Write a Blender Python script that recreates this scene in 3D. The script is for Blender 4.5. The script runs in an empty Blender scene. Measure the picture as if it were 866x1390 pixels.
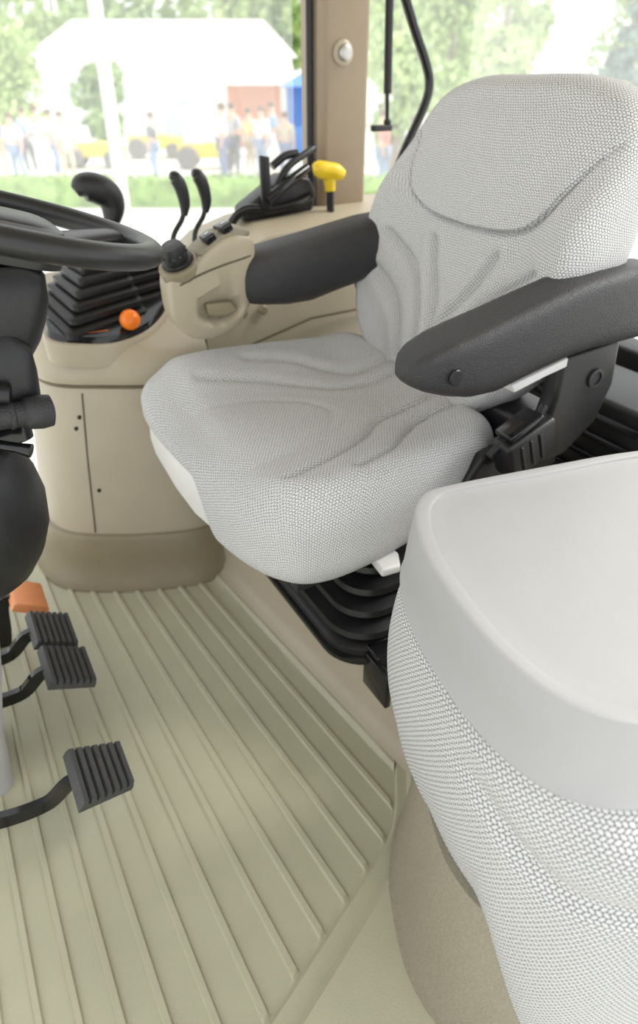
import bpy, bmesh, math, random
import numpy as np
from mathutils import Vector, Matrix
random.seed(4)
S=bpy.context.scene
COL=S.collection
try:
    S.view_settings.view_transform='Standard'
except Exception: pass

# ------------------------------------------------------------------ materials
def nmat(name):
    m=bpy.data.materials.new(name); m.use_nodes=True
    nt=m.node_tree; b=nt.nodes['Principled BSDF']
    return m,nt,b
def N(nt,t,**k):
    n=nt.nodes.new(t)
    for a,v in k.items(): setattr(n,a,v)
    return n
def mat(name,col,rough=.5,var=.06,scale=40,bump=.0,bscale=300,metal=0,coat=0,spec=.5):
    m,nt,b=nmat(name)
    tc=N(nt,'ShaderNodeTexCoord'); no=N(nt,'ShaderNodeTexNoise')
    no.inputs['Scale'].default_value=scale; no.inputs['Detail'].default_value=4
    nt.links.new(tc.outputs['Object'],no.inputs['Vector'])
    r=N(nt,'ShaderNodeValToRGB')
    r.color_ramp.elements[0].position=.3; r.color_ramp.elements[1].position=.7
    r.color_ramp.elements[0].color=tuple(c*(1-var) for c in col)+(1,)
    r.color_ramp.elements[1].color=tuple(min(1,c*(1+var)) for c in col)+(1,)
    nt.links.new(no.outputs['Fac'],r.inputs['Fac']); nt.links.new(r.outputs['Color'],b.inputs['Base Color'])
    b.inputs['Roughness'].default_value=rough; b.inputs['Metallic'].default_value=metal
    b.inputs['Specular IOR Level'].default_value=spec
    if coat: b.inputs['Coat Weight'].default_value=coat
    if bump:
        n2=N(nt,'ShaderNodeTexNoise'); n2.inputs['Scale'].default_value=bscale; n2.inputs['Detail'].default_value=2
        nt.links.new(tc.outputs['Object'],n2.inputs['Vector'])
        bp=N(nt,'ShaderNodeBump'); bp.inputs['Strength'].default_value=bump; bp.inputs['Distance'].default_value=.002
        nt.links.new(n2.outputs['Fac'],bp.inputs['Height']); nt.links.new(bp.outputs['Normal'],b.inputs['Normal'])
    return m
def fabric(name,light,dark,per=.009,row=.0062,p0=.34,p1=.66,wob=.005):
    m,nt,b=nmat(name); L=nt.links.new
    uv=N(nt,'ShaderNodeUVMap')
    no=N(nt,'ShaderNodeTexNoise'); no.inputs['Scale'].default_value=90; L(uv.outputs['UV'],no.inputs['Vector'])
    mx=N(nt,'ShaderNodeVectorMath',operation='MULTIPLY_ADD'); L(no.outputs['Color'],mx.inputs[0]); mx.inputs[1].default_value=(wob,wob*.8,0); L(uv.outputs['UV'],mx.inputs[2])
    sp=N(nt,'ShaderNodeSeparateXYZ'); L(mx.outputs[0],sp.inputs[0])
    def M(op,a,bb=None,c=None):
        n=N(nt,'ShaderNodeMath',operation=op)
        for i,x in enumerate((a,bb,c)):
            if x is None: continue
            if hasattr(x,'is_linked'): L(x,n.inputs[i])
            else: n.inputs[i].default_value=x
        return n.outputs[0]
    V=M('MULTIPLY',sp.outputs['Y'],1/row); r=M('FLOOR',V); fv=M('SUBTRACT',M('FRACT',V),.5)
    U=M('MULTIPLY_ADD',sp.outputs['X'],1/per,M('MULTIPLY',r,.5)); fu=M('SUBTRACT',M('FRACT',U),.5)
    alt=M('MULTIPLY_ADD',M('FRACT',M('MULTIPLY',r,.5)),4,-1)
    w=M('ADD',fv,M('MULTIPLY',M('MULTIPLY',fu,.55),alt))
    d=M('SQRT',M('ADD',M('POWER',M('ABSOLUTE',fu),2),M('POWER',M('ABSOLUTE',w),2)))
    rp=N(nt,'ShaderNodeValToRGB'); rp.color_ramp.elements[0].position=p0; rp.color_ramp.elements[1].position=p1
    rp.color_ramp.elements[0].color=light+(1,); rp.color_ramp.elements[1].color=dark+(1,)
    L(d,rp.inputs['Fac']); L(rp.outputs['Color'],b.inputs['Base Color'])
    bp=N(nt,'ShaderNodeBump'); bp.inputs['Strength'].default_value=.4; bp.inputs['Distance'].default_value=.002
    bp.invert=True
    L(d,bp.inputs['Height']); L(bp.outputs['Normal'],b.inputs['Normal'])
    b.inputs['Roughness'].default_value=.9
    b.inputs['Specular IOR Level'].default_value=.2
    return m
M_fab=fabric('woven_fabric',(.66,.66,.655),(.13,.13,.135),.0072,.0051,.33,.65)
M_fab2=fabric('woven_fabric_coarse',(.61,.61,.605),(.12,.12,.125),.0078,.0053,.33,.62,.003)
M_arm=mat('armrest_vinyl',(.024,.024,.026),.42,.08,60,.9,420,spec=.48)
M_blk=mat('black_plastic',(.012,.012,.013),.38,.1,60,.25,500,spec=.45)
M_rub=mat('black_rubber',(.009,.009,.010),.36,.1,50,.15,300,spec=.45)
M_ped=mat('pedal_rubber',(.055,.055,.055),.6,.15,50,.15,300)
M_gls=mat('glossy_black',(.008,.008,.009),.14,.05,30)
M_bei=mat('beige_plastic',(.405,.352,.258),.38,.03,12,.12,700)
M_bei2=mat('beige_dark_plastic',(.245,.205,.13),.4,.04,15,.12,700)
M_pil=mat('pillar_paint',(.30,.235,.16),.45,.04,15,.12,700)
M_bei3=mat('beige_grain_plastic',(.265,.235,.17),.6,.14,260,.6,600)
M_sea=mat('seam_dark',(.10,.085,.055),.7)  # dark brown of the joint lines between panels
M_lgr=mat('light_grey_plastic',(.37,.37,.37),.42,.01,20,.22,650)
M_wht=mat('white_plastic',(.70,.70,.68),.4,.02)
M_mat=mat('floor_rubber',(.405,.393,.275),.42,.04,9,.3,350)
M_ora=mat('orange_plastic',(.9,.20,.01),.3,.05)
M_ora2=mat('faded_orange_plastic',(.80,.30,.12),.5,.05)
M_yel=mat('yellow_plastic',(.80,.55,.02),.35,.05)
M_stl=mat('satin_metal',(.45,.44,.42),.4,.05,40,metal=1)
M_leafA=mat('leaves_light',(.50,.64,.26),.7,.3,3)
M_leafB=mat('leaves_mid',(.36,.50,.20),.7,.3,3)
M_spr=mat('leaves_blue_spruce',(.16,.27,.24),.7,.3,3)
M_bark=mat('bark',(.30,.24,.18),.9,.3,20)

# ------------------------------------------------------------------ helpers
def add(name,me,parent=None,m=None,smooth=True,label=None):
    o=bpy.data.objects.new(name,me); COL.objects.link(o)
    if parent: o.parent=parent
    if m is not None: me.materials.append(m)
    if smooth:
        for p in me.polygons: p.use_smooth=True
        try: me.set_sharp_from_angle(angle=math.radians(40))
        except Exception: pass
    if label: o['label']=label
    return o
def top(o,label,cat,group=None,kind=None):
    o['label']=label; o['category']=cat
    if group: o['group']=group
    if kind: o['kind']=kind
    return o
def empty(name,loc,label,cat,group=None):
    o=bpy.data.objects.new(name,None); o.empty_display_size=.05; COL.objects.link(o); o.location=loc
    top(o,label,cat,group); return o
def child(o,p):
    o.parent=p; o.matrix_parent_inverse=Matrix.Translation(-Vector(p.location)) if p.type=='EMPTY' else Matrix()
    return o
def mesh(name,v,f):
    me=bpy.data.meshes.new(name); me.from_pydata([tuple(map(float,p)) for p in v],[],f); me.update()
    bm=bmesh.new(); bm.from_mesh(me); bmesh.ops.recalc_face_normals(bm,faces=bm.faces); bm.to_mesh(me); bm.free()
    return me
def obj(name,v,f,m,parent=None,smooth=True,label=None):
    o=add(name,mesh(name,v,f),None,m,smooth,label)
    if parent: child(o,parent)
    return o
def loftdata(rings,cap=True,closed=True):
    n=len(rings[0]); v=[p for r in rings for p in r]; f=[]
    for i in range(len(rings)-1):
        for j in range(n if closed else n-1):
            k=(j+1)%n
            f.append((i*n+j,i*n+k,(i+1)*n+k,(i+1)*n+j))
    if cap:
        f.append(tuple(range(n))); b=(len(rings)-1)*n; f.append(tuple(b+j for j in range(n)))
    return v,f
def loft(name,rings,m,parent=None,cap=True,label=None):
    v,f=loftdata(rings,cap); return obj(name,v,f,m,parent,True,label)
def cat(P,n,closed=False):
    P=[np.array(p,float) for p in P]; L=len(P); out=[]
    segs=L if closed else L-1
    for i in range(segs):
        if closed: a,b,c,d=P[(i-1)%L],P[i],P[(i+1)%L],P[(i+2)%L]
        else: a,b,c,d=P[max(i-1,0)],P[i],P[i+1],P[min(i+2,L-1)]
        for k in range(n):
            t=k/n
            out.append(.5*((2*b)+(-a+c)*t+(2*a-5*b+4*c-d)*t*t+(-a+3*b-3*c+d)*t**3))
    if not closed: out.append(P[-1])
    return out
def resample(P,n):
    P=np.array(P+[P[0]]); d=np.r_[0,np.cumsum(np.linalg.norm(np.diff(P,axis=0),axis=1))]
    t=np.linspace(0,d[-1],n,endpoint=False)
    return np.stack([np.interp(t,d,P[:,k]) for k in range(P.shape[1])],1)
def tubedata(path,r,seg=12):
    P=[Vector(p) for p in path]; n=len(P); rr=r if isinstance(r,(list,tuple)) else [r]*n
    rings=[]; up=None
    for i in range(n):
        t=(P[min(i+1,n-1)]-P[max(i-1,0)]).normalized()
        if up is None:
            up=Vector((0,0,1)) if abs(t.z)<.9 else Vector((1,0,0))
        a=t.cross(up).normalized(); b=a.cross(t).normalized(); up=b
        rings.append([P[i]+a*math.cos(2*math.pi*k/seg)*rr[i]+b*math.sin(2*math.pi*k/seg)*rr[i] for k in range(seg)])
    return loftdata(rings)
def tube(name,path,r,m,parent=None,seg=12,sm=0,label=None):
    if sm: 
        if isinstance(r,(list,tuple)):
            q=[list(p)+[rr] for p,rr in zip(path,r)]; q=cat(q,sm); path=[x[:3] for x in q]; r=[float(x[3]) for x in q]
        else: path=cat(path,sm)
    v,f=tubedata(path,r,seg); return obj(name,v,f,m,parent,True,label)
def bevel_bm(bm,off,seg=3):
    if off>0: bmesh.ops.bevel(bm,geom=list(bm.edges),offset=off,segments=seg,affect='EDGES',profile=.5,clamp_overlap=True)
def box(name,c,s,m,parent=None,bev=.004,rot=(0,0,0),label=None,seg=3):
    bm=bmesh.new(); bmesh.ops.create_cube(bm,size=1)
    bmesh.ops.scale(bm,vec=s,verts=bm.verts); bevel_bm(bm,bev,seg)
    R=Matrix.Rotation(rot[2],4,'Z')@Matrix.Rotation(rot[1],4,'Y')@Matrix.Rotation(rot[0],4,'X')
    bmesh.ops.transform(bm,matrix=Matrix.Translation(c)@R,verts=bm.verts)
    me=bpy.data.meshes.new(name); bm.to_mesh(me); bm.free()
    o=add(name,me,None,m,True,label)
    if parent: child(o,parent)
    return o
def prism(name,pts,plane,lo,hi,m,parent=None,bev=.004,label=None,seg=3):
    bm=bmesh.new()
    def mk(p,h):
        a,b=p
        return {'xz':(a,h,b),'xy':(a,b,h),'yz':(h,a,b)}[plane]
    A=[bm.verts.new(mk(p,lo)) for p in pts]; B=[bm.verts.new(mk(p,hi)) for p in pts]
    n=len(pts)
    bm.faces.new(A); bm.faces.new(B[::-1])
    for i in range(n): bm.faces.new((A[i],B[i],B[(i+1)%n],A[(i+1)%n]))
    bmesh.ops.recalc_face_normals(bm,faces=bm.faces)
    bevel_bm(bm,bev,seg)
    me=bpy.data.meshes.new(name); bm.to_mesh(me); bm.free()
    o=add(name,me,None,m,True,label)
    if parent: child(o,parent)
    return o
def lathe(name,prof,c,axis,m,parent=None,seg=24,label=None):
    ax=Vector(axis).normalized(); q=ax.to_track_quat('Z','Y')
    rings=[[Vector(c)+q@Vector((r*math.cos(2*math.pi*k/seg),r*math.sin(2*math.pi*k/seg),h)) for k in range(seg)] for r,h in prof]
    return loft(name,rings,m,parent,True,label)
def ball(name,c,r,m,parent=None,sc=(1,1,1),label=None):
    bm=bmesh.new(); bmesh.ops.create_uvsphere(bm,u_segments=24,v_segments=16,radius=r)
    bmesh.ops.scale(bm,vec=sc,verts=bm.verts); bmesh.ops.translate(bm,vec=c,verts=bm.verts)
    me=bpy.data.meshes.new(name); bm.to_mesh(me); bm.free()
    o=add(name,me,None,m,True,label)
    if parent: child(o,parent)
    return o
def rrect(cx,cy,hx,hy,r,n=6):
    out=[]
    for qx,qy,a0 in ((1,1,0),(-1,1,90),(-1,-1,180),(1,-1,270)):
        for k in range(n+1):
            a=math.radians(a0+90*k/n)
            out.append((cx+qx*(hx-r)+r*math.cos(a),cy+qy*(hy-r)+r*math.sin(a)))
    return out
def pillow(name,outline,prof,post,m,parent,n=300,center=None,label=None,cyl=False):
    """prof: list of (scale,h); post(p,q,h,s)->xyz"""
    O=resample(cat(outline,12,True),n); c=np.array(center) if center is not None else O.mean(0)
    rings=[];uvr=[];cum=0;prev=None
    D=O-c
    arc=np.r_[0,np.cumsum(np.linalg.norm(np.diff(O,axis=0),axis=1))]
    for s,h in prof:
        Q=c+D*s
        ring=np.array([post(q[0],q[1],h,s) for q in Q])
        if prev is not None: cum=cum+np.linalg.norm(ring-prev,axis=1)
        else: cum=np.linalg.norm(D,axis=1)*s
        prev=ring; rings.append(ring)
        if cyl: uvr.append(np.stack([arc,ring[:,2]*1.0],1))
        else: uvr.append(c+D/np.linalg.norm(D,axis=1)[:,None]*np.reshape(cum,(-1,1)))
    v,f=loftdata([list(r) for r in rings],True)
    me=bpy.data.meshes.new(name); me.from_pydata([tuple(map(float,p)) for p in v],[],f); me.update()
    uv=me.uv_layers.new(name='UVMap'); U=np.concatenate(uvr)
    for p in me.polygons:
        wrap=cyl and len(p.vertices)==4 and any(v_%n==n-1 for v_ in p.vertices) and any(v_%n==0 for v_ in p.vertices)
        for li in p.loop_indices:
            vi=me.loops[li].vertex_index; q=U[vi].copy()
            if wrap and vi%n==0: q[0]=arc[-1]+(arc[1]-arc[0])
            uv.data[li].uv=q
    bm=bmesh.new(); bm.from_mesh(me); bmesh.ops.recalc_face_normals(bm,faces=bm.faces); bm.to_mesh(me); bm.free()
    o=add(name,me,None,m,True,label)
    for p in me.polygons: p.use_smooth=True
    child(o,parent); return o
def edge_profile(top_s=.8,nt=44,htop=.35,hbot=.3,inb=.12,nb=8,ne=14,last=.3):
    pr=[(s,1.) for s in np.linspace(.004,top_s,nt)]
    for k in range(1,ne+1):
        a=math.pi/2*k/ne; pr.append((top_s+(1-top_s)*math.sin(a),1-htop*(1-math.cos(a))))
    for k in range(1,5): 
        pr.append((1,1-htop-(1-htop-hbot)*k/4))
    for k in range(1,nb+1):
        a=math.pi/2*k/nb; pr.append((1-inb*(1-math.cos(a)),hbot*(1-math.sin(a))))
    for s in np.linspace(1-inb,last,6)[1:]: pr.append((s,0))
    return pr
def pdist(p,q,poly):
    A=np.array(poly[:-1],float);B=np.array(poly[1:],float);P=np.array([p,q])
    d=B-A; t=np.clip(((P-A)*d).sum(1)/(d*d).sum(1),0,1)
    return np.linalg.norm(P-(A+d*t[:,None]),axis=1).min()
def sm(a,b,x):
    t=min(1,max(0,(x-a)/(b-a))); return t*t*(3-2*t)

# ------------------------------------------------------------------ floor, step, walls
def xlim(y): return .505+.112*(1.45-y)
def yedge(x): return .465+.44*(x-.26)+.10*sm(.42,.62,x)**2
# rows of the mat follow its slanted end so the smooth border stays crisp
rows=[-.40,-.25,-.15,-.10,-.075,-.062,-.056,-.050,-.046,-.042,-.038,-.030,-.020,-.014,-.010,-.006,-.002,.0,.003,.006,.009,.012,.016,.022,.03,.04]+list(np.arange(.06,1.50,.03))
PIT=.054
us=[];ph=[]
for i in range(-13,14):
    for p in (0,.03,.045,.10,.15,.195,.21,.24,.5,.75):
        us.append(i*PIT+p*PIT); ph.append(p)
v=[]
for r_ in rows:
    for u_,p in zip(us,ph):
        x=u_; y=0
        for _ in range(4):
            k=1-sm(.3,1.3,r_); y=.465+r_+(yedge(x)-.465)*k
            x=u_-.10*(y-1.45)*sm(-.1,.45,u_)
        ye=yedge(x); xl=xlim(y)
        mk=(sm(0,.012,r_) if r_<.3 else 1)*sm(xl-.026,xl-.034,x)
        rib=1 if .04<p<.20 else (.8 if abs(p-.03)<.001 or abs(p-.21)<.001 else 0)
        lowr=r_ if r_<.3 else 1
        z=.0058*rib*mk+.012*sm(-.002,-.010,lowr)+.018*sm(-.042,-.056,lowr)+.012*sm(xl-.024,xl-.014,x)*(1 if lowr>-.002 else 0)
        v.append((x,y,z))
nx=len(us)
f=[(j*nx+i,j*nx+i+1,(j+1)*nx+i+1,(j+1)*nx+i) for j in range(len(rows)-1) for i in range(nx-1)]
fl=obj('floor',v,f,M_mat); top(fl,'ribbed olive-beige rubber cab floor mat','floor',kind='structure')
st=loft('trim_1',[[(x+(xlim(y)-.513)*(1 if x<1.7 else 0),y,z) for x,z in ((.50,-.02),(.505,.012),(.513,.016),(.524,.022),(.536,.045),(.543,.19),(.558,.205),(1.75,.205),(1.75,-.02))] for y in (.02,1.62)],M_bei)
top(st,'beige raised step that carries the driver seat','step',kind='structure')
sec=[]
for x,yf,zt,yt in ((.592,1.60,.755,1.80),(.62,1.61,.80,1.78),(.70,1.62,.86,1.76),(.82,1.63,.895,1.76),(1.0,1.63,.91,1.76),(1.25,1.63,.915,1.76),(1.75,1.63,.92,1.76)):
    P=[(x,yf-.10,-.02),(x,yf-.10,.19),(x,yf-.06,.21),(x,yf-.03,.45),(x,yf,zt-.20),(x,yf+.03,zt-.09),(x,yf+.06,zt-.02),(x,yt,zt),(x,1.98,zt-.005),(x,2.0,zt-.03),(x,2.0,-.02)]
    sec.append(P)
w=loft('wall_side',sec,M_bei); top(w,'beige moulded plastic fender wall beside the driver seat','wall',kind='structure')
t2=tube('trim_2',[(.62,1.592,.60),(.9,1.604,.66),(1.3,1.606,.665),(1.7,1.606,.665)],.003,M_sea); top(t2,'dark joint line along the beige fender wall','trim',kind='structure')
for i,(x,z) in enumerate(((.70,.70),(.76,.70))):
    k=lathe('fender_knob',[(0,0),(.013,0),(.013,.008),(.009,.012),(0,.012)],(x,1.605+.03*(z-.66)/.1+.008,z),(0,-1,.2),M_bei2); top(k,'small round beige plug on the fender wall','knob','fender wall plugs')
ce=box('ceiling',(.55,1.02,2.06),(2.6,2.05,.06),M_bei,None,.02); top(ce,'beige cab roof lining','ceiling',kind='structure')
rw=prism('wall_rear',[(.25,.0),(1.98,.0),(1.98,.60),(.25,.60)],'yz',1.62,1.72,M_blk,bev=.01); top(rw,'black lower rear panel of the cab','wall',kind='structure')
rc=empty('rear_control_box',(1.40,.95,.205),'black louvred control box behind the driver seat','control box')
box('control_box_body',(1.42,.98,.40),(.22,.46,.38),M_blk,rc,.015)
for i in range(6): box('louvre',(1.30,.98,.27+.055*i),(.012,.38,.02),M_gls,rc,.003,(0,.5,0))
pl=prism('trim_3',[(1.085,1.84),(1.22,1.84),(1.235,1.86),(1.235,1.96),(1.07,1.96),(1.07,1.86)],'xy',.88,2.05,M_pil,bev=.008); top(pl,'beige-brown door pillar of the cab','pillar',kind='structure')
sl=tube('trim_4',[(1.058,1.885,.90),(1.058,1.885,2.05)],.010,M_blk); top(sl,'black rubber window seal beside the pillar','trim',kind='structure')
sp=lathe('pillar_cap',[(.0,0),(.032,0),(.032,.005),(.026,.010),(.0,.011)],(1.137,1.84,1.30),(0,-1,0),M_bei); top(sp,'round beige-grey plug fitted on the cab pillar','plug')
lathe_o=lathe('cap_center',[(0,.0105),(.020,.0105),(.020,.018),(.016,.021),(0,.021)],(1.137,1.84,1.30),(0,-1,0),M_stl); lathe_o.parent=sp

def glass():
    m,nt,b=nmat('hazed_window_glass'); L=nt.links.new
    t=N(nt,'ShaderNodeBsdfTransparent'); g=N(nt,'ShaderNodeBsdfGlossy'); g.inputs['Roughness'].default_value=.02
    tr_=N(nt,'ShaderNodeBsdfTranslucent'); tr_.inputs[0].default_value=(1,1,1,1)  # white translucent share is haze mixed in to wash out the view
    m1=N(nt,'ShaderNodeMixShader'); m1.inputs[0].default_value=.20; L(t.outputs[0],m1.inputs[1]); L(tr_.outputs[0],m1.inputs[2])
    mx=N(nt,'ShaderNodeMixShader'); mx.inputs[0].default_value=.05
    L(m1.outputs[0],mx.inputs[1]); L(g.outputs[0],mx.inputs[2]); L(mx.outputs[0],nt.nodes['Material Output'].inputs['Surface'])
    return m
M_gla=glass()
def pane(name,V,label):
    o=obj(name,V,[(0,1,2,3)],M_gla); top(o,label,'window',kind='structure')
pane('window_1',[(-.63,1.985,.79),(1.06,1.985,.79),(1.06,1.985,2.03),(-.63,1.985,2.03)],'side window glass of the cab with added white haze')
pane('window_2',[(1.24,1.985,.915),(1.72,1.985,.915),(1.72,1.985,2.03),(1.24,1.985,2.03)],'rear quarter window glass with added white haze')
pane('window_3',[(1.72,.25,.60),(1.72,1.985,.60),(1.72,1.985,2.03),(1.72,.25,2.03)],'rear window glass with added white haze')

# ------------------------------------------------------------------ side console
SC=empty('side_console',(.35,1.75,0),'beige moulded side console with black lever boots','console')
base=[(.56,1.47),(.51,1.445),(.44,1.44),(.34,1.47),(.21,1.53),(.10,1.61),(.055,1.72),(.06,1.85),(.12,1.96),(.35,1.97),(.56,1.96),(.58,1.7)]
BO=resample(cat(base,8,True),140)
def crg(z,s,dy,tilt=0):
    xr=.60; out=[]
    for x,y in BO:
        X=xr-(xr-x)*s; k=min(1,max(0,(1.97-y)/.45)); Y=y+dy*k
        out.append((min(X,.586),Y,z+tilt*(Y-1.6)))
    return out
body=loft('console_body',[crg(.17,.905,.035),crg(.40,.85,.06),crg(.562,.80,.085),crg(.572,.795,.089),
   crg(.575,.77,.105),crg(.583,.77,.105),crg(.586,.805,.083),crg(.60,.812,.080),crg(.63,.80,.085,.05),crg(.655,.775,.095,.15),crg(.672,.75,.11,.25),crg(.676,.70,.125,.3)],M_bei,SC)
bb=loft('console_base',[crg(0,1.0,0),crg(.012,1.0,0),crg(.03,.975,.008),crg(.09,.945,.02),crg(.155,.935,.022),crg(.168,.925,.027),crg(.172,.90,.04)],M_bei2,SC,label='darker olive-tan kick band')
def onbody(px,z,out=.0):
    s=np.interp(z,[.17,.40,.565],[.905,.85,.80]); dy=np.interp(z,[.17,.4,.565],[.035,.06,.085])
    best=min(crg(z,s,dy),key=lambda p:abs(p[0]-px)+(0 if p[1]<1.75 else 9)); return (best[0],best[1]-out,z)
def seam(name,fr,z0,z1):
    j=min(range(len(BO)),key=lambda i:abs(BO[i][0]-fr)+(0 if BO[i][1]<1.72 else 9))
    P=[]
    for z in np.linspace(z0,z1,9):
        s=np.interp(z,[.17,.40,.562],[.905,.85,.80]); dy=np.interp(z,[.17,.4,.562],[.035,.06,.085])
        P.append(crg(z,s,dy)[j])
    tube(name,P,.0024,M_sea,SC)
seam('panel_seam',.165,.175,.562)
for px,z in ((.235,.50),(.245,.30),(.22,.47)):
    p=onbody(px,z,-.001); lathe('screw',[(0,0),(.006,0),(.006,.002),(0,.0025)],p,(-.3,-1,0),M_blk,SC)
tray=[(.215,1.67),(.28,1.625),(.36,1.61),(.45,1.645),(.53,1.74),(.555,1.87),(.47,1.93),(.35,1.90),(.25,1.78)]
TO=resample(cat(tray,8,True),90); tc_=TO.mean(0)
def tz(y): return .683+.3*(y-1.6)
def tr(s,dz): return [(min(.588,tc_[0]+(x-tc_[0])*s),tc_[1]+(y-tc_[1])*s,tz(tc_[1]+(y-tc_[1])*s)+dz) for x,y in TO]
loft('console_top',[tr(1.10,-.05),tr(1.11,-.004),tr(1.09,.004),tr(1.04,.006),tr(1.0,.006)],M_bei,SC)
tro=loft('boot_tray',[tr(1.04,-.01),tr(1.05,.010),tr(1.02,.020),tr(.98,.021),tr(.5,.022)],M_gls,SC,label='glossy black tray surround')
def boot(cx,cy,hx,hy,n,dz,topx,topy,rot,shr=.72):
    rings=[];c,s=math.cos(rot),math.sin(rot)
    for i in range(n):
        k=i/n; k2=(i+.35)/n
        for kk,z0,g in ((k,0,1),(k,.52,1.0),(k,.60,.975),(k2,.72,.79),(k2,.92,.79)):
            zz=tz(cy)+.016+(i+z0)*dz
            sc=(1-shr*kk)*g; mx=cx+(topx-cx)*kk; my=cy+(topy-cy)*kk
            ring=[]
            for a,b in rrect(0,0,hx*sc,hy*sc,.016*sc*1.0):
                X=mx+a*c-b*s; Y=my+a*s+b*c
                ring.append((X,Y,zz+.3*(Y-my)*(1-kk)))
            rings.append(ring)
    return loft('lever_boot',rings,M_rub,SC)
boot(.332,1.730,.112,.086,7,.0215,.380,1.77,.25,.64)
boot(.474,1.81,.080,.084,6,.020,.48,1.82,.25,.62)
gl=tube('gear_lever',[(.385,1.77,.82),(.42,1.82,.88),(.448,1.855,.94)],.010,M_blk,SC)
kb=tube('lever_knob',[(.442,1.85,.915),(.450,1.855,.935),(.455,1.86,.960),(.446,1.862,.985),(.42,1.862,1.002),(.388,1.86,1.008),(.368,1.86,.998)],[.018,.025,.032,.036,.037,.032,.015],M_blk,SC,18,5)
ball('orange_knob',(.397,1.622,.732),.0255,M_ora,SC,label='glossy orange ball knob')
tube('knob_stem',[(.400,1.638,.69),(.397,1.628,.714)],.008,M_blk,SC)
box('orange_strip',(.300,1.633,.7115),(.085,.006,.004),M_ora,SC,.001,(.0,0,-.05))
for k,(dx,dy) in enumerate(((.02,0),(.09,.02))):
    E=empty('spool_lever',(.575+dx,1.82+dy,.80),'slim curved black control lever with rounded grip','lever','curved control levers')
    tube('lever_stem',[(.575+dx,1.82+dy,.79),(.57+dx,1.82+dy,.83),(.580+dx,1.83+dy,.875),(.610+dx,1.84+dy,.91),(.622+dx,1.845+dy,.935)],.007,M_gls,E,10,5)
    tube('lever_grip',[(.620+dx,1.845+dy,.92),(.627+dx,1.85+dy,.95),(.622+dx,1.855+dy,.99),(.610+dx,1.86+dy,1.015),(.597+dx,1.86+dy,1.02)],[.009,.015,.018,.017,.008],M_blk,E,14,5)

# ------------------------------------------------------------------ hand controls on fender
HC=empty('control_lever_cluster',(.93,1.84,.90),'black hydraulic control levers mounted on beige fender','control levers')
prism('lever_housing',[(.80,.895),(1.02,.905),(1.035,.96),(1.01,1.0),(.93,1.01),(.86,.965),(.80,.93)],'xz',1.80,1.88,M_blk,HC,.012)
prism('lever_plate',[(.845,.93),(.875,.93),(.872,1.06),(.845,1.065)],'xz',1.775,1.79,M_blk,HC,.004)
tube('control_lever',[(.90,1.80,.98),(.94,1.80,1.03),(1.02,1.82,1.065),(1.04,1.83,1.07)],.010,M_blk,HC,12,4)
tube('control_lever',[(.86,1.78,.95),(.93,1.79,.99),(1.01,1.82,1.02)],.014,M_gls,HC,12,4)
tube('control_lever',[(.90,1.82,1.03),(.94,1.82,1.055),(.98,1.82,1.06)],.011,M_blk,HC,12,4)
tube('control_cable',[(.76,1.82,.885),(.80,1.80,.93),(.88,1.79,.925),(.96,1.79,.935),(1.01,1.80,.95)],.012,M_gls,HC,12,5)
YL=empty('hand_lever',(1.07,1.76,.90),'yellow T-handle lever on a black shaft beside the pillar','lever')
tube('lever_shaft',[(1.055,1.76,.89),(1.053,1.76,.99)],.011,M_blk,YL)
tube('t_handle',[(1.002,1.77,1.020),(1.015,1.765,1.022),(1.045,1.76,1.017),(1.072,1.755,1.012),(1.092,1.75,1.005)],[.013,.023,.024,.023,.013],M_yel,YL,16,4,'yellow moulded T handle')
tube('handle_neck',[(1.053,1.76,.965),(1.05,1.76,1.01)],[.015,.019],M_yel,YL,16)

GS=empty('gas_strut',(1.33,1.88,2.03),'black gas strut at the rear quarter window','gas strut')
tube('strut_rod',[(1.325,1.88,1.12),(1.32,1.88,1.22)],.006,M_blk,GS); tube('strut_cylinder',[(1.322,1.88,1.20),(1.29,1.88,2.035)],.012,M_blk,GS)
box('strut_bracket',(1.305,1.88,1.11),(.07,.02,.018),M_blk,GS,.004); ball('strut_joint',(1.326,1.88,1.125),.012,M_blk,GS)
gh=tube('grab_handle',[(1.34,1.93,2.035),(1.36,1.93,1.75),(1.385,1.93,1.50),(1.43,1.93,1.39),(1.495,1.93,1.28),(1.515,1.93,1.22),(1.50,1.93,1.16),(1.44,1.93,1.05),(1.40,1.93,.96),(1.39,1.93,.90)],.0145,M_gls,None,14,6); top(gh,'glossy black curved window grab bar','handle')

# ------------------------------------------------------------------ driver seat
DS=empty('driver_seat',(.75,1.13,.205),'light grey woven fabric tractor driver seat with black armrests','seat')
CO=[(.415,.885),(.380,.97),(.358,1.10),(.346,1.25),(.342,1.37),(.355,1.455),(.40,1.495),(.50,1.508),(.64,1.497),(.80,1.47),(.93,1.43),(.98,1.30),(.985,1.10),(.97,.93),(.90,.86),(.75,.838),(.58,.826),(.47,.838)]
G1=[[(.47,1.14+s*.22),(.58,1.14+s*.185),(.69,1.14+s*.13),(.77,1.14+s*.08),(.92,1.14+s*.065)] for s in (1,-1)]
G2=[[(.60,1.14+s*.255),(.70,1.14+s*.22),(.78,1.14+s*.16),(.84,1.14+s*.13),(.93,1.14+s*.13)] for s in (1,-1)]
G3=[[(.42,1.14+s*.13),(.55,1.14+s*.11),(.65,1.14+s*.06),(.69,1.14)] for s in (1,-1)]
GC=[[tuple(p) for p in cat(g,6)] for g in G1+G2+G3]
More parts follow.
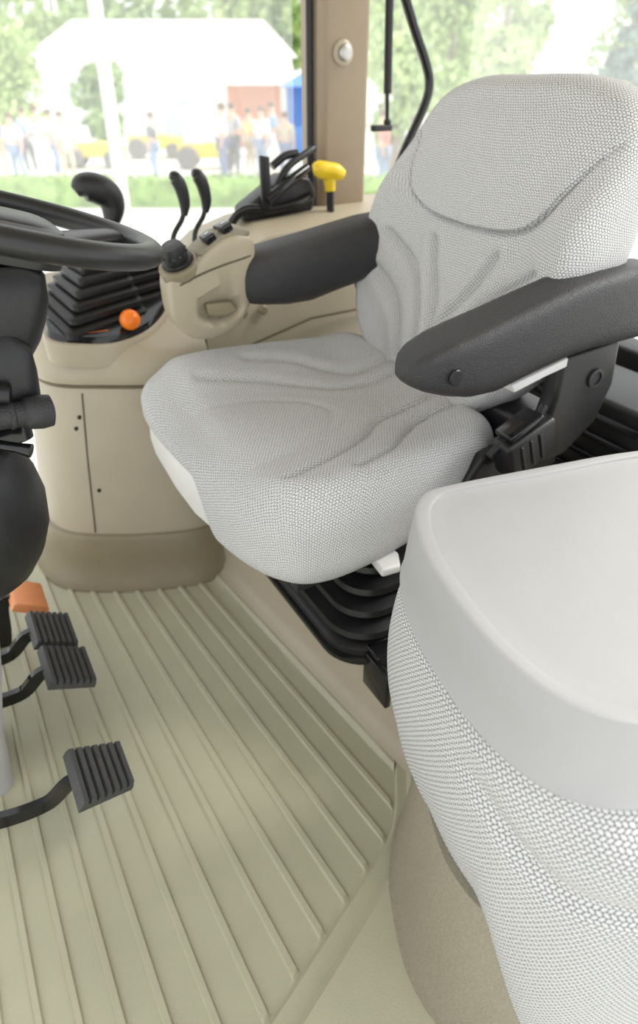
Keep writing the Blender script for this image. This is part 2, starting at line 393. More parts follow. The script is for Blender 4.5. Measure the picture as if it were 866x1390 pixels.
def cpost(x,y,h,s):
    d=abs(y-1.14)
    zt=.618+.040*sm(.10,.30,d)-.010*sm(.45,.40,x)+.02*sm(.80,.95,x)
    zt+=.022*(y-1.14)/.3
    zt-=.025*sm(.47,.34,x)
    zb=.412+.130*sm(1.06,1.14,y)*sm(.75,.5,x)+.04*sm(.5,.9,x)
    z=zb+h*(zt-zb)
    if h>.90:
        g=0
        for k,L in enumerate(GC):
            dd=pdist(x,y,L)
            if dd<.05: g=max(g,math.exp(-(dd/.009)**2)*(.012 if k<4 else .003))
            if k<4 and dd<.07: z+=.002*math.exp(-((dd-.028)/.016)**2)
        z-=g
    return (x,y,z)
pillow('seat_cushion',CO,edge_profile(.83,56,.48,.26,.09,ne=18),cpost,M_fab,DS,300,(.66,1.14))
hn=[(.0,.60),(.12,.60),(.19,.64),(.245,.70),(.295,.80),(.322,.90),(.330,1.0),(.326,1.09),(.308,1.165),(.262,1.222),(.15,1.249),(.0,1.250)]
hf=[(.0,.60),(.14,.60),(.225,.64),(.27,.70),(.308,.80),(.325,.90),(.318,1.0),(.297,1.09),(.262,1.165),(.205,1.221),(.11,1.247),(.0,1.250)]
BOo=[(1.125+w_,z) for w_,z in hf]+[(1.125-w_,z) for w_,z in hn[::-1][1:-1]]
HG=[(1.46,1.22),(1.40,1.175),(1.362,1.12),(1.342,1.06),(1.318,1.015),(1.27,.988),(1.20,.976),(1.125,.973),(1.03,.976),(.97,.990),(.925,1.02),(.89,1.065),(.86,1.115),(.82,1.155),(.76,1.19)]
HGc=[tuple(p) for p in cat(HG,6)]
HGy=np.array(sorted(HGc))
BG=[HGc]
for s in (1,-1):
    BG.append([tuple(p) for p in cat([(1.125+s*.055,.66),(1.125+s*.06,.74),(1.125+s*.09,.80),(1.125+s*.14,.86),(1.125+s*.19,.895),(1.125+s*.235,.925)],6)])
    BG.append([tuple(p) for p in cat([(1.125+s*.12,.66),(1.125+s*.13,.73),(1.125+s*.17,.785),(1.125+s*.21,.82),(1.125+s*.245,.845)],6)])
    BG.append([tuple(p) for p in cat([(1.125+s*.0,.72),(1.125+s*.025,.80),(1.125+s*.07,.87),(1.125+s*.10,.93)],6)])
def bpost(y,z,h,s):
    w_=y-1.125; k=abs(w_)/.32
    xf=.925+(z-.60)*.25 -.055*sm(.45,1.,k)*(1-sm(1.0,1.15,z))-.02*math.exp(-((z-.74)/.09)**2)*(1-k*.5)
    xb=.925+(z-.60)*.25+.13-.03*sm(1.0,1.24,z)
    fade=sm(.86,.97,h); ef=1-sm(.74,.90,s)
    if fade>0:
        hz=np.interp(y,HGy[:,0],HGy[:,1])
        xf-=.013*sm(-.002,.009,z-hz)*fade*ef
        for i,L in enumerate(BG):
            dd=pdist(y,z,L)
            if dd<.05: xf+=(.010 if i==0 else .014)*math.exp(-(dd/(.0045 if i==0 else .009))**2)*(fade if i==0 else ef)
            if dd<.07 and i: xf-=.005*math.exp(-((dd-.027)/.015)**2)*ef
    x=xb-h*(xb-xf)
    return (x,y,z)
pillow('backrest',BOo,edge_profile(.90,66,.4,.35,.10),bpost,M_fab,DS,360,(1.125,.92))
box('backrest_hinge',(1.03,1.13,.60),(.12,.54,.10),M_blk,DS,.02)
def armrest(y0,hw,dz0=0,dz1=0,et=.46,eb=.72,dx=0,nose=0):
    rings=[]
    X=[.618,.622,.632,.652,.69,.74,.80,.88,.96,1.04,1.12,1.18,1.21,1.22]
    top_=[.838,.850,.862,.872,.884,.895,.907,.924,.940,.949,.952,.948,.935,.915]
    bot=[.832,.823,.813,.802,.788,.775,.772,.789,.803,.808,.806,.805,.81,.84]
    wid=[.15,.38,.58,.78,.93,1,1,1,1,1,.98,.9,.7,.3]
    T=np.linspace(0,13,60)
    for t in T:
        dz=dz0+(dz1-dz0)*min(1,t/9)
        x=np.interp(t,range(14),X)+dx*max(0,min(1,(9-t)/9));a=np.interp(t,range(14),top_)+dz*min(1,(t/2.)**.6);b=np.interp(t,range(14),bot)-nose*math.exp(-((t-2.5)/2)**2);w_=hw*np.interp(t,range(14),wid)
        cz=(a*.45+b*.55); r=[]
        for k in range(40):
            th=2*math.pi*k/40; c,s=math.cos(th),math.sin(th)
            e=et if s>0 else eb; hz=(a-cz) if s>0 else (cz-b)
            yy=w_*abs(c)**e*(1 if c>0 else -1); zz=hz*abs(s)**e*(1 if s>0 else -1)
            r.append((x,y0+yy,cz+zz))
        rings.append(r)
    o=loft('armrest',rings,M_arm,DS,label='near-black grained armrest pad')
    for p in o.data.polygons: p.use_smooth=True
    return o
armrest(.807,.055,et=.38,eb=.62); armrest(1.448,.078,.042,.010,.80,.80,-.024,.018)
lathe('armrest_cap',[(0,0),(.013,0),(.014,.002),(.012,.004),(0,.004)],(.690,.7545,.832),(0,-1,0),M_rub,DS)
prism('armrest_bracket',[(1.0,.79),(1.16,.80),(1.17,.70),(1.14,.62),(1.06,.56),(.99,.56),(.98,.62),(1.0,.70)],'xz',.80,.845,M_blk,DS,.012)
prism('armrest_arm',[(.86,.768),(.95,.785),(1.0,.795),(1.0,.775),(.95,.767),(.87,.750)],'xz',.79,.82,M_wht,DS,.004,label='white plastic armrest link')
lathe('bracket_bolt',[(0,0),(.020,0),(.020,.006),(.014,.007),(.014,.003),(0,.003)],(1.10,.80,.73),(0,-1,0),M_arm,DS)
prism('armrest_bracket',[(.95,.79),(1.16,.80),(1.17,.70),(1.10,.60),(1.02,.60),(.98,.70)],'xz',1.44,1.475,M_blk,DS,.012)
prism('seat_side_frame',[(.86,.60),(1.0,.63),(1.08,.60),(1.08,.52),(.90,.50),(.80,.52)],'xz',.83,.86,M_blk,DS,.01)
bk=box('belt_buckle',(.925,.792,.628),(.125,.055,.085),M_blk,DS,.010,(0,-.35,0),'black seat belt buckle box')
for q in range(3): box('buckle_rib',(.895+.022*q,.763,.618+.008*q),(.006,.006,.06),M_arm,DS,.002,(0,-.35,0))
o=box('buckle_lid',(.90,.792,.678),(.085,.048,.014),M_gls,DS,.005,(0,-.40,0))
prism('buckle_strap',[(.93,.66),(.955,.71),(.965,.70),(.95,.65)],'xz',.785,.80,M_blk,DS,.003)
tube('recline_lever',[(.84,.80,.62),(.88,.795,.655),(.93,.79,.67)],.008,M_blk,DS,10,4)
def sus(z,s,ox=0): return [(x,y,z) for x,y in rrect(.765+ox,1.02,.225*s,.215*s,.085*s,8)]
R=[sus(.215,1.06),sus(.235,1.06),sus(.245,1.0)]
z=.25
for k,s in enumerate((1.05,.97,.89,.81)):
    R+= [sus(z,s-.14),sus(z+.004,s-.03),sus(z+.013,s),sus(z+.026,s-.01),sus(z+.036,s-.15)]; z+=.04
R+=[sus(.41,.70),sus(.43,.70)]
loft('suspension_bellows',R,M_rub,DS)
loft('suspension_base',[sus(.205,1.10),sus(.215,1.10),sus(.22,1.06)],M_gls,DS)
box('seat_pan',(.70,1.06,.435),(.46,.36,.03),M_blk,DS,.01)
box('slide_rail',(.66,.88,.412),(.42,.03,.03),M_blk,DS,.005)
loft('seat_front_trim',[[(x0,y,zt),(x0-.003,y,(zt+zb)/2),(x0+.004,y,zb),(x0+.10,y,zb),(x0+.10,y,zt)] for y,x0,zb,zt in ((1.47,.415,.498,.53),(1.455,.378,.484,.55),(1.40,.352,.472,.56),(1.25,.348,.458,.56),(1.15,.354,.446,.55),(1.09,.366,.442,.54))],M_wht,DS,label='pale grey-white plastic trim under the cushion front')
prism('adjust_lever',[(.61,.81),(.65,.805),(.67,.84),(.67,.90),(.62,.90)],'xy',.408,.428,M_wht,DS,.005,label='white plastic lever under the seat')
box('floor_bracket',(.62,.79,.225),(.08,.05,.035),M_gls,DS,.004)
box('floor_bracket',(.580,.765,.185),(.014,.085,.09),M_gls,DS,.003)

def pod():
    secs=[(.440,.80,.845,.022),(.446,.775,.868,.038),(.465,.745,.888,.048),(.490,.725,.896,.051),(.505,.720,.902,.052),(.53,.718,.922,.053),(.565,.722,.942,.054),(.60,.738,.950,.053),(.625,.765,.948,.049),(.643,.80,.940,.042),(.652,.84,.925,.03)]
    q=cat(secs,4); R=[]
    for x,zb,zt,hw in q:
        cz=zb*.4+zt*.6; r=[]
        for k in range(56):
            th=2*math.pi*k/56; c,s=math.cos(th),math.sin(th); e=.24 if s>0 else .5; hz=(zt-cz) if s>0 else (cz-zb)
            yy=hw*abs(c)**(.24 if s>0 else .42)*(1 if c>0 else -1)*(1-.25*max(0,-s)); zz=hz*abs(s)**e*(1 if s>0 else -1)
            dent=0; Z=cz+zz
            d2=((x-.552)/.054)**2+((Z-.790)/.032)**2
            if c<0: dent=.034*math.exp(-d2**4)
            r.append((x,1.452+yy+dent,Z))
        R.append(r)
    return loft('control_module',R,M_bei,DS,label='beige control module at the armrest tip')
pod()
tube('module_seam',[(.447,1.424,.842),(.470,1.4030,.862),(.52,1.3992,.880),(.57,1.3982,.892),(.62,1.402,.900),(.645,1.415,.902)],.0024,M_sea,DS,8,5)
prism('paddle_switch',[(.520,.806),(.582,.803),(.600,.780),(.568,.770),(.525,.777)],'xz',1.412,1.430,M_bei2,DS,.006)
prism('module_panel',[(.512,.914),(.565,.949),(.615,.960),(.638,.955),(.636,.945),(.60,.935),(.54,.915)],'xz',1.408,1.492,M_bei3,DS,.004)
lathe('module_dial',[(0,0),(.034,0),(.036,.006),(.034,.012),(.027,.014),(.026,.038),(.022,.046),(0,.048)],(.475,1.438,.897),(-.35,-.25,.9),M_blk,DS,28)
for k in range(12):
    a=2*math.pi*k/12; q=Vector((-.35,-.25,.9)).normalized().to_track_quat('Z','Y'); p=Vector((.475,1.438,.897))+q@Vector((.0265*math.cos(a),.0265*math.sin(a),.027)); ball('dial_grip',tuple(p),.0042,M_arm,DS)
lathe('dial_collar',[(0,-.03),(.044,-.03),(.047,-.004),(.043,.003),(0,.004)],(.475,1.438,.897),(-.35,-.25,.9),M_bei2,DS,28)
for x,z in ((.545,.945),(.585,.963)):
    box('rocker_switch',(x,1.430,z),(.026,.036,.018),M_gls,DS,.003,(0,-.45,0))
    box('switch_mark',(x-.002,1.430,z+.010),(.010,.004,.002),M_wht,DS,0,(0,-.45,0))
box('switch_label',(.592,1.472,.960),(.03,.014,.006),M_blk,DS,.001,(0,-.3,0))

# ------------------------------------------------------------------ passenger seat
PS=empty('passenger_seat',(.70,.40,0),'folded light grey fabric passenger seat with plastic table top','seat')
LO=[(.59,.640),(.545,.636),(.508,.605),(.467,.535),(.438,.44),(.424,.34),(.436,.26),(.485,.205),(.58,.175),(.75,.165),(.95,.18),(1.05,.25),(1.07,.40),(1.03,.52),(.92,.572),(.75,.61)]
lc=(.72,.40)
LOo=resample(cat(LO,10,True),180)
def lr(s,z,off=0):
    out=[]
    for x,y in LOo:
        dx,dy=x-lc[0],y-lc[1]; d=math.hypot(dx,dy)
        k=s+off/d; out.append((lc[0]+dx*k,lc[1]+dy*k,z))
    return out
rings=[lr(1,.60,0),lr(1,.597,.007),lr(1,.599,.014),lr(1,.604,.0155),lr(1,.608,.013),lr(1,.66,.008),lr(1,.7145,.002),lr(1,.7182,.0008),lr(1,.7198,-.002),lr(1,.7200,-.005),lr(1,.7198,-.016),lr(1,.7188,-.019),lr(1,.7155,-.0205),lr(1,.7150,-.0225),lr(1,.7150,-.05),lr(.5,.7150,0)]
loft('table_top',rings,M_lgr,PS,label='smooth grey plastic table top with raised rim')
FO=[(.60,.645),(.52,.628),(.475,.56),(.445,.46),(.42,.35),(.425,.26),(.47,.17),(.58,.115),(.78,.09),(.98,.11),(1.07,.25),(1.09,.42),(1.04,.56),(.92,.60),(.76,.625)]
def fpost(x,y,h,s):
    zb=.27-.27*sm(.32,.20,y)
    z=zb+h*(.61-zb)
    dx,dy=x-.72,y-.40; d=math.hypot(dx,dy)+1e-6
    bul=.018*math.sin(math.pi*min(1,max(0,(h-.1)/.9)))
    cz=.525-.06*sm(.35,.2,y)
    cr=-.012*math.exp(-((z-cz)/.018)**2)*sm(.42,.27,y)
    inn=-.035*sm(.54,.61,z)*sm(.25,.14,y)
    k=(bul+cr+inn)/d
    return (x+dx*k,y+dy*k,z)
prof=[(.3,1.),(.6,1.),(.85,1.),(.93,1.)]
for k in range(1,61):
    h=1-k/60*.93; prof.append((.955+.045*min(1,k/9)-.02*sm(.35,0,h),h))
for k in range(1,9):
    a=math.pi/2*k/8; prof.append((.98-.05*(1-math.cos(a)),.07*(1-math.sin(a))))
prof+= [(.6,0),(.3,0)]
pillow('fabric_cushion',FO,prof,fpost,M_fab2,PS,260,(.72,.40),cyl=True)
BS=[(.62,.61),(.52,.57),(.445,.50),(.40,.42),(.375,.34),(.385,.26),(.46,.19),(.62,.16),(.9,.16),(1.02,.24),(1.04,.5),(.95,.60),(.75,.62)]
BSo=resample(cat(BS,10,True),120)
def br(s,z,sh=0): return [(.75+(x-.75)*s+sh,.40+(y-.40)*s,z) for x,y in BSo]
loft('seat_base',[br(1.03,0),br(1.03,.036),br(1.01,.05),br(.985,.12),br(.955,.20),br(.92,.285),br(.90,.30)],M_bei3,PS)

# ------------------------------------------------------------------ steering column
ST=empty('steering_column',(-.02,1.12,0),'black steering column with wheel, stalks and covers','steering column')
M_whl=mat('wheel_soft_plastic',(.016,.016,.017),.36,.1,60,.12,400,spec=.5)
wc=Vector((.115,1.12,1.070)); tilt=math.radians(17)
ex=Vector((math.cos(tilt),0,-math.sin(tilt))); ey=Vector((0,1,0)); en=ex.cross(ey)
rings=[]
for i in range(72):
    a=2*math.pi*i/72; d=ex*math.cos(a)+ey*math.sin(a)
    ring=[]
    for k in range(16):
        b=2*math.pi*k/16; rr=.0200*(1+.04*math.cos(3*b))
        ring.append(wc+d*(.211+rr*math.cos(b))+en*rr*math.sin(b)*.92)
    rings.append(ring)
rings.append(rings[0]); v,f=loftdata(rings,False)
SW=obj('steering_wheel',v,f,M_whl,ST,label='black grippy steering wheel rim')
def W(a,b,c=0): return tuple(wc+ex*a+ey*b+en*c)
for ang in (-.38,.38,2.5,-2.5):
    d=(math.cos(ang),math.sin(ang))
    P=[]
    for r_,c_,w_,t_ in ((.05,-.030,.046,.018),(.10,-.024,.040,.015),(.15,-.012,.032,.013),(.185,-.004,.028,.012),(.205,-.002,.034,.012)):
        ring=[]
        for k in range(16):
            b=2*math.pi*k/16; u_=w_*abs(math.cos(b))**.7*(1 if math.cos(b)>0 else -1); q=t_*math.sin(b)
            ring.append(W(d[0]*r_-d[1]*u_,d[1]*r_+d[0]*u_,c_+q))
        P.append(ring)
    o=loft('wheel_spoke',P,M_whl,None); o.parent=SW
hub=loft('wheel_hub',[[W(x*s,y*s,h) for x,y in rrect(0,0,.078,.095,.045,6)] for s,h in ((.7,-.055),(.95,-.05),(1.0,-.03),(1.0,-.010),(.93,.002),(.80,.006),(.76,.004),(.70,.008),(.3,.012))],M_whl,None); hub.parent=SW
loft('column_shroud',[[ (cx+x*s,1.10+y*s,z) for x,y in rrect(0,0,.082,.080,.030)] for cx,s,z in ((.070,.80,1.02),(.065,.97,1.0),(.06,1.0,.965),(.052,.98,.935),(.045,.90,.905),(.04,.80,.885),(.04,.62,.875))],M_blk,ST)
loft('column_collar',[[ (cx+x*s,1.08+y*s,z) for x,y in rrect(0,0,.065,.075,.020)] for cx,s,z in ((.035,.75,.93),(.035,1.0,.905),(.035,1.02,.87),(.032,1.02,.83),(.03,1.0,.80),(.03,.7,.785))],M_blk,ST)
tube('column_post',[(.03,1.08,.92),(.0,1.08,.80),(-.02,1.08,.62)],.042,M_blk,ST,20)
loft('column_clamp',[[(.02+x*s,1.08+y*s,z) for x,y in rrect(0,0,.055,.06,.015)] for s,z in ((.9,.79),(1,.785),(1,.762),(.9,.757))],M_gls,ST)
lathe('stalk_switch',[(0,0),(.017,0),(.019,.01),(.019,.055),(.021,.057),(.021,.061),(.019,.063),(.019,.075),(.024,.08),(.026,.10),(.024,.115),(.016,.118),(.015,.115),(0,.115)],(-.01,.98,.83),(.95,.1,-.12),M_arm,ST)
tube('stalk_switch',[(-.02,1.0,.865),(.02,1.0,.86),(.055,.99,.853)],[.02,.018,.015],M_blk,ST)
tube('tilt_lever',[(.02,1.0,.775),(.045,.985,.77),(.062,.975,.765)],[.008,.008,.011],M_gls,ST)
def lc_(z,r,cx): return [(cx+r*math.cos(2*math.pi*k/28)*1.0,1.06+r*.85*math.sin(2*math.pi*k/28),z) for k in range(28)]
loft('lower_cover',[lc_(z,r,-.06) for z,r in ((.775,.05),(.765,.085),(.74,.108),(.70,.126),(.65,.134),(.60,.130),(.55,.112),(.51,.086),(.485,.055))],M_blk,ST)
for z,y in ((.70,.955),(.66,.955)):
    ball('cover_screw',(-.01,y+.012,z),.006,M_arm,ST)
loft('column_pedestal',[[(-.160+x*s+dx,1.12+y*s,z) for x,y in rrect(0,0,.075,.085,.03)] for s,z,dx in ((.9,.52,.045),(1.0,.42,0.030),(1.05,.30,.005),(1.08,.15,-.03),(1.15,0.0,-.05))],M_lgr,ST,label='light grey steering column pedestal')

# ------------------------------------------------------------------ pedals
def pedal(y,x=.032,z=.125,lab='',orange=False,w_=.105,h0=.125,h1=.10,sk=.03):
    """pad slopes toward the driver; ribs run across the pad (y)"""
    E=empty('foot_pedal',(x,y,z),lab,'pedal','foot pedals')
    ta=math.radians(32)
    nr=7
    def V(a,b,c):
        X=a*math.cos(ta)+c*math.sin(ta); Z=-a*math.sin(ta)+c*math.cos(ta)
        return (x+X,y+b,z+Z)
    prof=[(-w_/2,-.009)]
    if orange: prof+=[(-w_/2,.008),(-w_/2+.006,.013),(w_/2-.006,.013),(w_/2,.008)]
    else:
        for i in range(nr):
            a0=-w_/2+w_*i/nr; p=w_/nr
            prof+= [(a0+p*.05,.003),(a0+p*.2,.013),(a0+p*.75,.013),(a0+p*.95,.003)]
    prof.append((w_/2,-.009))
    rings=[]
    for q,sh in ((-1,.6),(-.95,1),(.95,1),(1,.6)):
        ring=[]
        for a,c in prof:
            t=(a+w_/2)/w_; hw=(h0+(h1-h0)*t)/2
            ring.append(V(a,q*hw+sk*(t-.5),c*(sh if c>0 else 1)))
        rings.append(ring)
    loft('pedal_pad',rings,M_ora2 if orange else M_ped,E)
    path=[V(-.01,0,-.010),V(-.05,.0,-.022),(x-.10,y+.02,z-.045),(x-.17,y+.025,z-.045),(x-.24,y+.02,z-.01)]
    if orange: path=[V(-.01,0,-.010),V(-.05,.0,-.022),(x-.07,y+.01,.05),(x-.08,y+.01,.0)]
    C=cat(path,6); R=[]
    for i,p in enumerate(C):
        t=C[min(i+1,len(C)-1)]-C[max(i-1,0)]; t=t/np.linalg.norm(t); nrm=np.array([-t[2],0,t[0]]); hw=.015
        R.append([tuple(p+nrm*hw+np.array([0,.007,0])),tuple(p+nrm*hw-np.array([0,.007,0])),tuple(p-nrm*hw-np.array([0,.007,0])),tuple(p-nrm*hw+np.array([0,.007,0]))])
    loft('pedal_arm',R,M_gls,E)
    return E
pedal(.880,x=.032,z=.128,lab='black ribbed clutch pedal on a curved black arm',w_=.115,h0=.13,h1=.105)
pedal(1.160,z=.145,x=.035,lab='black ribbed brake pedal beside the steering column',w_=.105,h0=.122,h1=.115,sk=.01); pedal(1.292,z=.145,x=.028,lab='black ribbed brake pedal beside its twin',w_=.10,h0=.118,h1=.115,sk=.01)
pedal(1.455,x=-.002,z=.135,lab='plain faded orange pedal pad at the console foot',orange=True,w_=.085,h0=.11,h1=.11,sk=0)

# ------------------------------------------------------------------ outside
GZ=-1.2
gm=mat('ground_pale',(.72,.72,.66),.9,.12,.6)
g=obj('ground',[(-60,-20,GZ),(90,-20,GZ),(90,90,GZ),(-60,90,GZ)],[(0,1,2,3)],gm); top(g,'pale sunlit paved ground outside','ground',kind='structure')
def bgpos(u,t,b=-.489):
    a=(u-433)/900; return Vector((t*(.4268+.866*a-.2605*b),t*(.7392-.5*a-.4512*b),0))
def leafcloud(name,parent,m,fn,n,size,seed=0):
    rnd=random.Random(seed); v=[];f=[]
    for i in range(n):
        p=Vector(fn(rnd)); a=Vector((rnd.gauss(0,1),rnd.gauss(0,1),rnd.gauss(0,1))).normalized(); b=a.orthogonal().normalized(); c=a.cross(b)
        s=size*rnd.uniform(.6,1.4); k=len(v)
        v+= [p+b*s,p+c*s*.6,p-b*s,p-c*s*.6]; f.append((k,k+1,k+2,k+3))
    me=bpy.data.meshes.new(name); me.from_pydata([tuple(q) for q in v],[],f)
    return add(name,me,parent,m,False)
def tree(pos,h,r,m,seed,label,leaf=.16,n=2600,kind='round'):
    E=empty('tree' if kind=='round' else 'spruce_tree',(pos.x,pos.y,GZ),label,'tree')
    v,f=tubedata([(0,0,0),(.05,0,h*.3),(0,.08,h*.6),(0,0,h*.9)],[.16,.13,.09,.03],8)
    t=add('trunk',mesh('trunk',v,f),E,M_bark)
    rr=random.Random(seed)
    if kind=='round':
        blobs=[(Vector((rr.uniform(-.6,.6)*r,rr.uniform(-.6,.6)*r,h*rr.uniform(.25,.95))),r*rr.uniform(.35,.6)) for _ in range(16)]
        def fn(q):
            c,R_=q.choice(blobs); d=Vector((q.gauss(0,1),q.gauss(0,1),q.gauss(0,1))).normalized()
            return c+d*R_*q.uniform(.6,1)
    else:
        def fn(q):
            k=q.random()**.6; lay=math.floor((1-k)*14)/14; z=h*(.06+.94*(lay+q.uniform(0,.05))); R_=r*(1-lay)*q.random()**.4
            a=q.uniform(0,6.283); return (R_*math.cos(a),R_*math.sin(a),z-.18*R_)
    leafcloud('foliage',E,m,fn,n,leaf,seed)
    return E
k=0
for u in range(-40,960,72):
    t=38 if k%2 else 47; p=bgpos(u,t)
    if not 700<u<790: tree(p,11 if k%2 else 13,2.7,M_leafA if k%3 else M_leafB,10+k,'tall leafy green tree behind the show ground',.28,2400)
    k+=1
for u,t,h,r in ((150,24,2.6,.9),(30,25,3.6,1.1),(535,18,4.0,.9),(602,22,5.5,1.2),(668,17,5.0,.95),(520,28,7,1.9)):
    tree(bgpos(u,t),h,r,M_leafA if u!=150 else M_leafB,int(u),'bright green bushy tree on the lawn',.13,2600)
tree(bgpos(862,17),6.2,2.0,M_spr,77,'blue-green spruce tree with layered branches',.13,4200,'spruce')
M_hedge=mat('hedge_leaves',(.30,.46,.12),.7,.3,3)
def hedge(p0,p1,label,seed):
    d=(p1-p0); L=d.length; d.normalize(); nn=Vector((-d.y,d.x,0))
    E=empty('hedge',(p0.x,p0.y,GZ),label,'hedge')
    n=60; rings=[]; rr=random.Random(seed)
    for i in range(n+1):
        c=d*(L*i/n); rings.append([tuple(c+nn*a+Vector((rr.uniform(-.04,.04),rr.uniform(-.04,.04),b))) for a,b in ((-.3,0),(-.32,.40),(-.22,.53),(.22,.53),(.32,.40),(.3,0))])
    v,f=loftdata(rings); add('hedge_core',mesh('hedge_core',v,f),E,M_hedge)
    leafcloud('hedge_leaves',E,M_hedge,lambda q:d*q.uniform(0,L)+nn*q.uniform(-.36,.36)+Vector((0,0,q.uniform(.1,.60))),5000,.05,seed)
hedge(bgpos(-60,14.0),bgpos(560,14.0),'low clipped bright green hedge',3)
def building(pos,ang,L,D,H,label,roofm,wallm):
    E=empty('building',(pos.x,pos.y,GZ),label,'building'); 
    bx=lambda n_,c,s,m_: (lambda o:setattr(o,'parent',E))(box(n_,c,s,m_,None,.02))
    bx('building_wall',(0,0,H/2),(L,D,H),wallm)
    v=[(-L/2-.3,-D/2-.3,H),(L/2+.3,-D/2-.3,H),(L/2+.3,D/2+.3,H),(-L/2-.3,D/2+.3,H),(-L/2+1.2,0,H+1.4),(L/2-1.2,0,H+1.4)]
    o=obj('building_roof',v,[(0,1,5,4),(2,3,4,5),(0,4,3),(1,2,5),(0,3,2,1)],roofm,None,False); o.parent=E
    for i in range(4): bx('building_window',(-L/2+L*(i+.5)/4,-D/2-.02,H*.55),(L*.12,.06,H*.28),M_win)
    bx('building_door',(L*.02,-D/2-.03,H*.33),(.9,.08,H*.62),M_win)
    E.rotation_euler=(0,0,ang)
M_win=mat('pale_window',(.66,.72,.75),.3,.1,2)
M_wall=mat('white_render',(.92,.91,.89),.8,.03,2); M_roof=mat('pale_roof',(.9,.87,.85),.8,.05,3)
building(bgpos(245,32),-.52,10.8,4.0,3.1,'white single-storey exhibition building with pale roof',M_roof,M_wall)
po=tube('lamp_post',[tuple(bgpos(158,9)+Vector((0,0,GZ))),tuple(bgpos(158,9)+Vector((0,0,5)))],.085,M_wht,None,16); top(po,'white painted lamp post on the pavement','post')
def stall(pos,ang,cm,rm,label):
    E=empty('market_stall',(pos.x,pos.y,GZ),label,'stall')
    for x in (-1.1,1.1):
        for y in (-.8,.8):
            o=tube('post',[(x,y,0),(x,y,2.2)],.04,M_wht,None,8); o.parent=E
    v=[(-1.3,-1,2.1),(1.3,-1,2.1),(1.3,1,2.1),(-1.3,1,2.1),(0,0,2.8)]
    o=obj('canopy',v,[(0,1,4),(1,2,4),(2,3,4),(3,0,4)],rm,None,False); o.parent=E
    o=box('side_panel',(0,.75,1.1),(2.2,.05,2.0),cm,None,.01); o.parent=E
    o=box('counter',(0,-.6,.5),(2.1,.5,.9),cm,None,.02); o.parent=E
    E.rotation_euler=(0,0,ang)
M_blue=mat('blue_canvas',(.16,.32,.72),.7); M_red=mat('orange_red_canvas',(.85,.42,.28),.7)
stall(bgpos(432,23.5),-.5,M_blue,M_blue,'blue canvas market stall'); stall(bgpos(348,27),-.5,M_red,M_wht,'market stall with orange-red panels and white canopy')
stall(bgpos(862,26),-.9,M_yel,M_yel,'yellow canvas sales stall')
M_yel2=mat('machine_yellow',(.88,.68,.10),.5)
M_tyre=mat('dusty_tyre',(.22,.21,.20),.8)
def machine(pos,ang,label,k=1):
    E=empty('farm_machine',(pos.x,pos.y,GZ),label,'machine','yellow farm machines')
    def add_(o): o.parent=E
    add_(prism('machine_body',[(-1.2,.4),(1.2,.4),(1.25,.8),(.3,.95),(-1.1,.9)],'xz',-.4,.4,M_yel2,None,.05))
    add_(prism('machine_cab',[(-.9,.9),(-.1,.9),(-.2,1.5),(-.8,1.5)],'xz',-.38,.38,M_win,None,.03))
    for x,r in ((-.75,.42),(.8,.32)):
        for y in (-.5,.5):
            add_(lathe('wheel',[(0,-.1),(r*.5,-.1),(r*.9,-.12),(r,-.08),(r,.08),(r*.9,.12),(r*.5,.1),(0,.1)],(x,y,r),(0,1,0),M_tyre,None,20))
    E.rotation_euler=(0,0,ang); E.scale=(k,k,k)
for u,t,a,k in ((128,20.2,-.5,.75),(212,22.6,-.4,.75),(282,20.0,-.5,.75)):
    machine(bgpos(u,t),a,'yellow farm machine with dusty tyres',k)
def skinobj(name,joints,edges,rad,m,parent):
    me=bpy.data.meshes.new(name); me.from_pydata(joints,edges,[]); o=add(name,me,parent,m,False)
    sk=o.modifiers.new('skin','SKIN'); 
    for i,r in enumerate(rad): me.skin_vertices[0].data[i].radius=(r,r)
    me.skin_vertices[0].data[0].use_root=True
    o.modifiers.new('sub','SUBSURF').levels=1
    return o
M_skin=mat('skin',(.72,.48,.36),.6); M_hair=mat('hair',(.20,.14,.10),.7)
cl={c:mat('cloth_'+c,v_,.9) for c,v_ in dict(white=(.85,.85,.85),navy=(.22,.26,.4),grey=(.5,.5,.52),red=(.7,.3,.25),blue=(.35,.5,.7),denim=(.32,.40,.55),tan=(.6,.52,.4),black=(.20,.20,.21),yellow=(.85,.75,.3)).items()}
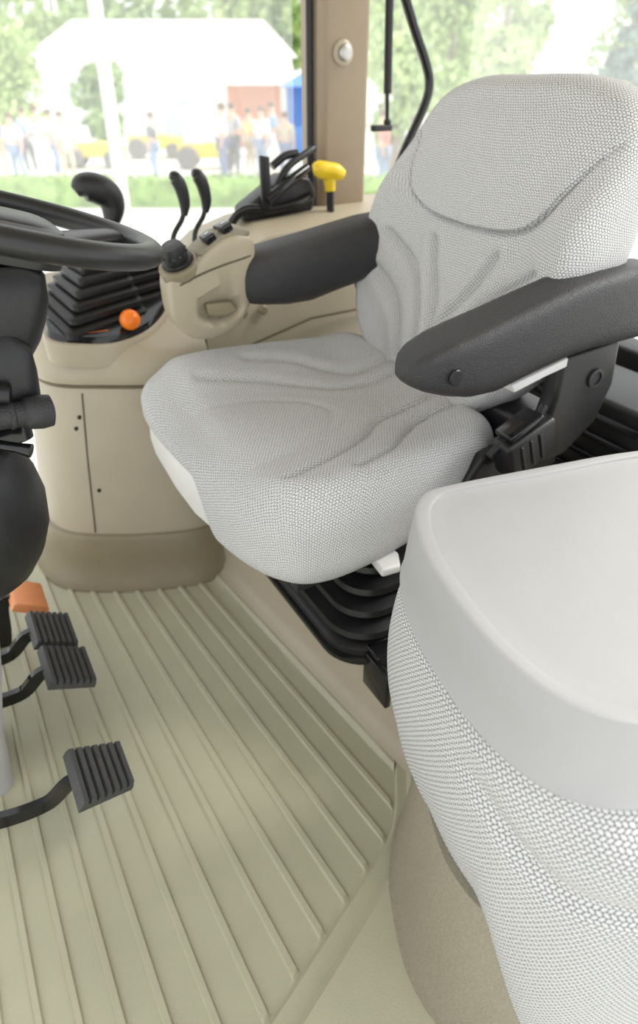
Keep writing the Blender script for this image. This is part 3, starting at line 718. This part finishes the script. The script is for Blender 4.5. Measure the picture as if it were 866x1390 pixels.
def person(pos,ang,shirt,trouser,label):
    E=empty('person',(pos.x,pos.y,GZ),label,'person','visitors at the show')
    J=[(0,0,.95),(0,0,1.2),(0,0,1.42),(0,0,1.52),(0,.0,1.60),(0,.01,1.70),
       (.19,0,1.40),(.24,.02,1.12),(.23,.10,.88),(.23,.13,.80),(-.19,0,1.40),(-.25,.02,1.12),(-.24,.08,.87),(-.24,.10,.79),
       (.10,0,.90),(.11,.02,.50),(.12,-.02,.08),(.12,.12,.03),(-.10,0,.90),(-.12,.04,.50),(-.14,-.06,.08),(-.14,.08,.03)]
    Ed=[(0,1),(1,2),(2,3),(3,4),(4,5),(2,6),(6,7),(7,8),(8,9),(2,10),(10,11),(11,12),(12,13),(0,14),(14,15),(15,16),(16,17),(0,18),(18,19),(19,20),(20,21)]
    Rr=[.14,.13,.13,.055,.085,.08,.06,.045,.035,.03,.06,.045,.035,.03,.09,.06,.04,.035,.09,.06,.04,.035]
    skinobj('body',J,Ed,Rr,M_skin,E)
    s=[0,1,2,6,7,10,11]; 
    skinobj('shirt',[J[i] for i in s],[(0,1),(1,2),(2,3),(3,4),(2,5),(5,6)],[Rr[i]+.02 for i in s],cl[shirt],E)
    s=[0,14,15,16,18,19,20]
    skinobj('trousers',[J[i] for i in s],[(0,1),(1,2),(2,3),(0,4),(4,5),(5,6)],[Rr[i]+.018 for i in s],cl[trouser],E)
    h=ball('hair',(0,-.02,1.70),.105,M_hair,None,(.95,1,.85)); h.parent=E
    E.rotation_euler=(0,0,ang); k=random.uniform(.9,1.04); E.scale=(k,k,k)
for i,(u,t,sh,tr_) in enumerate(((5,18,'navy','tan'),(22,17.0,'white','denim'),(40,18.8,'blue','black'),(58,17.6,'white','white'),(76,18.4,'grey','denim'),(90,17.0,'white','tan'),(209,17.6,'black','denim'),(303,17.4,'white','navy'),(318,18.6,'grey','black'),(340,19.2,'yellow','tan'),(356,17.7,'white','denim'),(371,19.0,'blue','white'),(388,17.8,'tan','navy'),(520,15.6,'red','denim'),(560,15.4,'white','black'))):
    person(bgpos(u,t),random.uniform(0,6.2),sh,tr_,'standing visitor in %s shirt and %s trousers'%(sh,tr_))

# ------------------------------------------------------------------ light & camera
wd=bpy.data.worlds.new('World'); S.world=wd; wd.use_nodes=True
bgN=wd.node_tree.nodes['Background']; bgN.inputs[0].default_value=(.96,.98,1,1); bgN.inputs[1].default_value=1.66
def sun(name,e,rot,ang):
    l=bpy.data.lights.new(name,'SUN'); l.energy=e; l.angle=math.radians(ang); l.color=(1,.98,.94); o=bpy.data.objects.new(name,l); COL.objects.link(o); o.rotation_euler=rot; return o
d=Vector((-.75,.25,-.75)).normalized()
s=sun('sun',4.4,d.to_track_quat('-Z','Y').to_euler(),24)
cd=bpy.data.cameras.new('camera'); cam=bpy.data.objects.new('camera',cd); COL.objects.link(cam)
cam.location=(0,0,1.25); cam.rotation_euler=(math.radians(58.6),0,math.radians(-30))
cd.sensor_fit='VERTICAL'; cd.sensor_height=36; cd.lens=900*36/1390; cd.shift_y=-45/1390
cd.clip_start=.02; cd.clip_end=300
cd.dof.use_dof=True; cd.dof.focus_distance=1.05; cd.dof.aperture_fstop=2.6
S.camera=cam
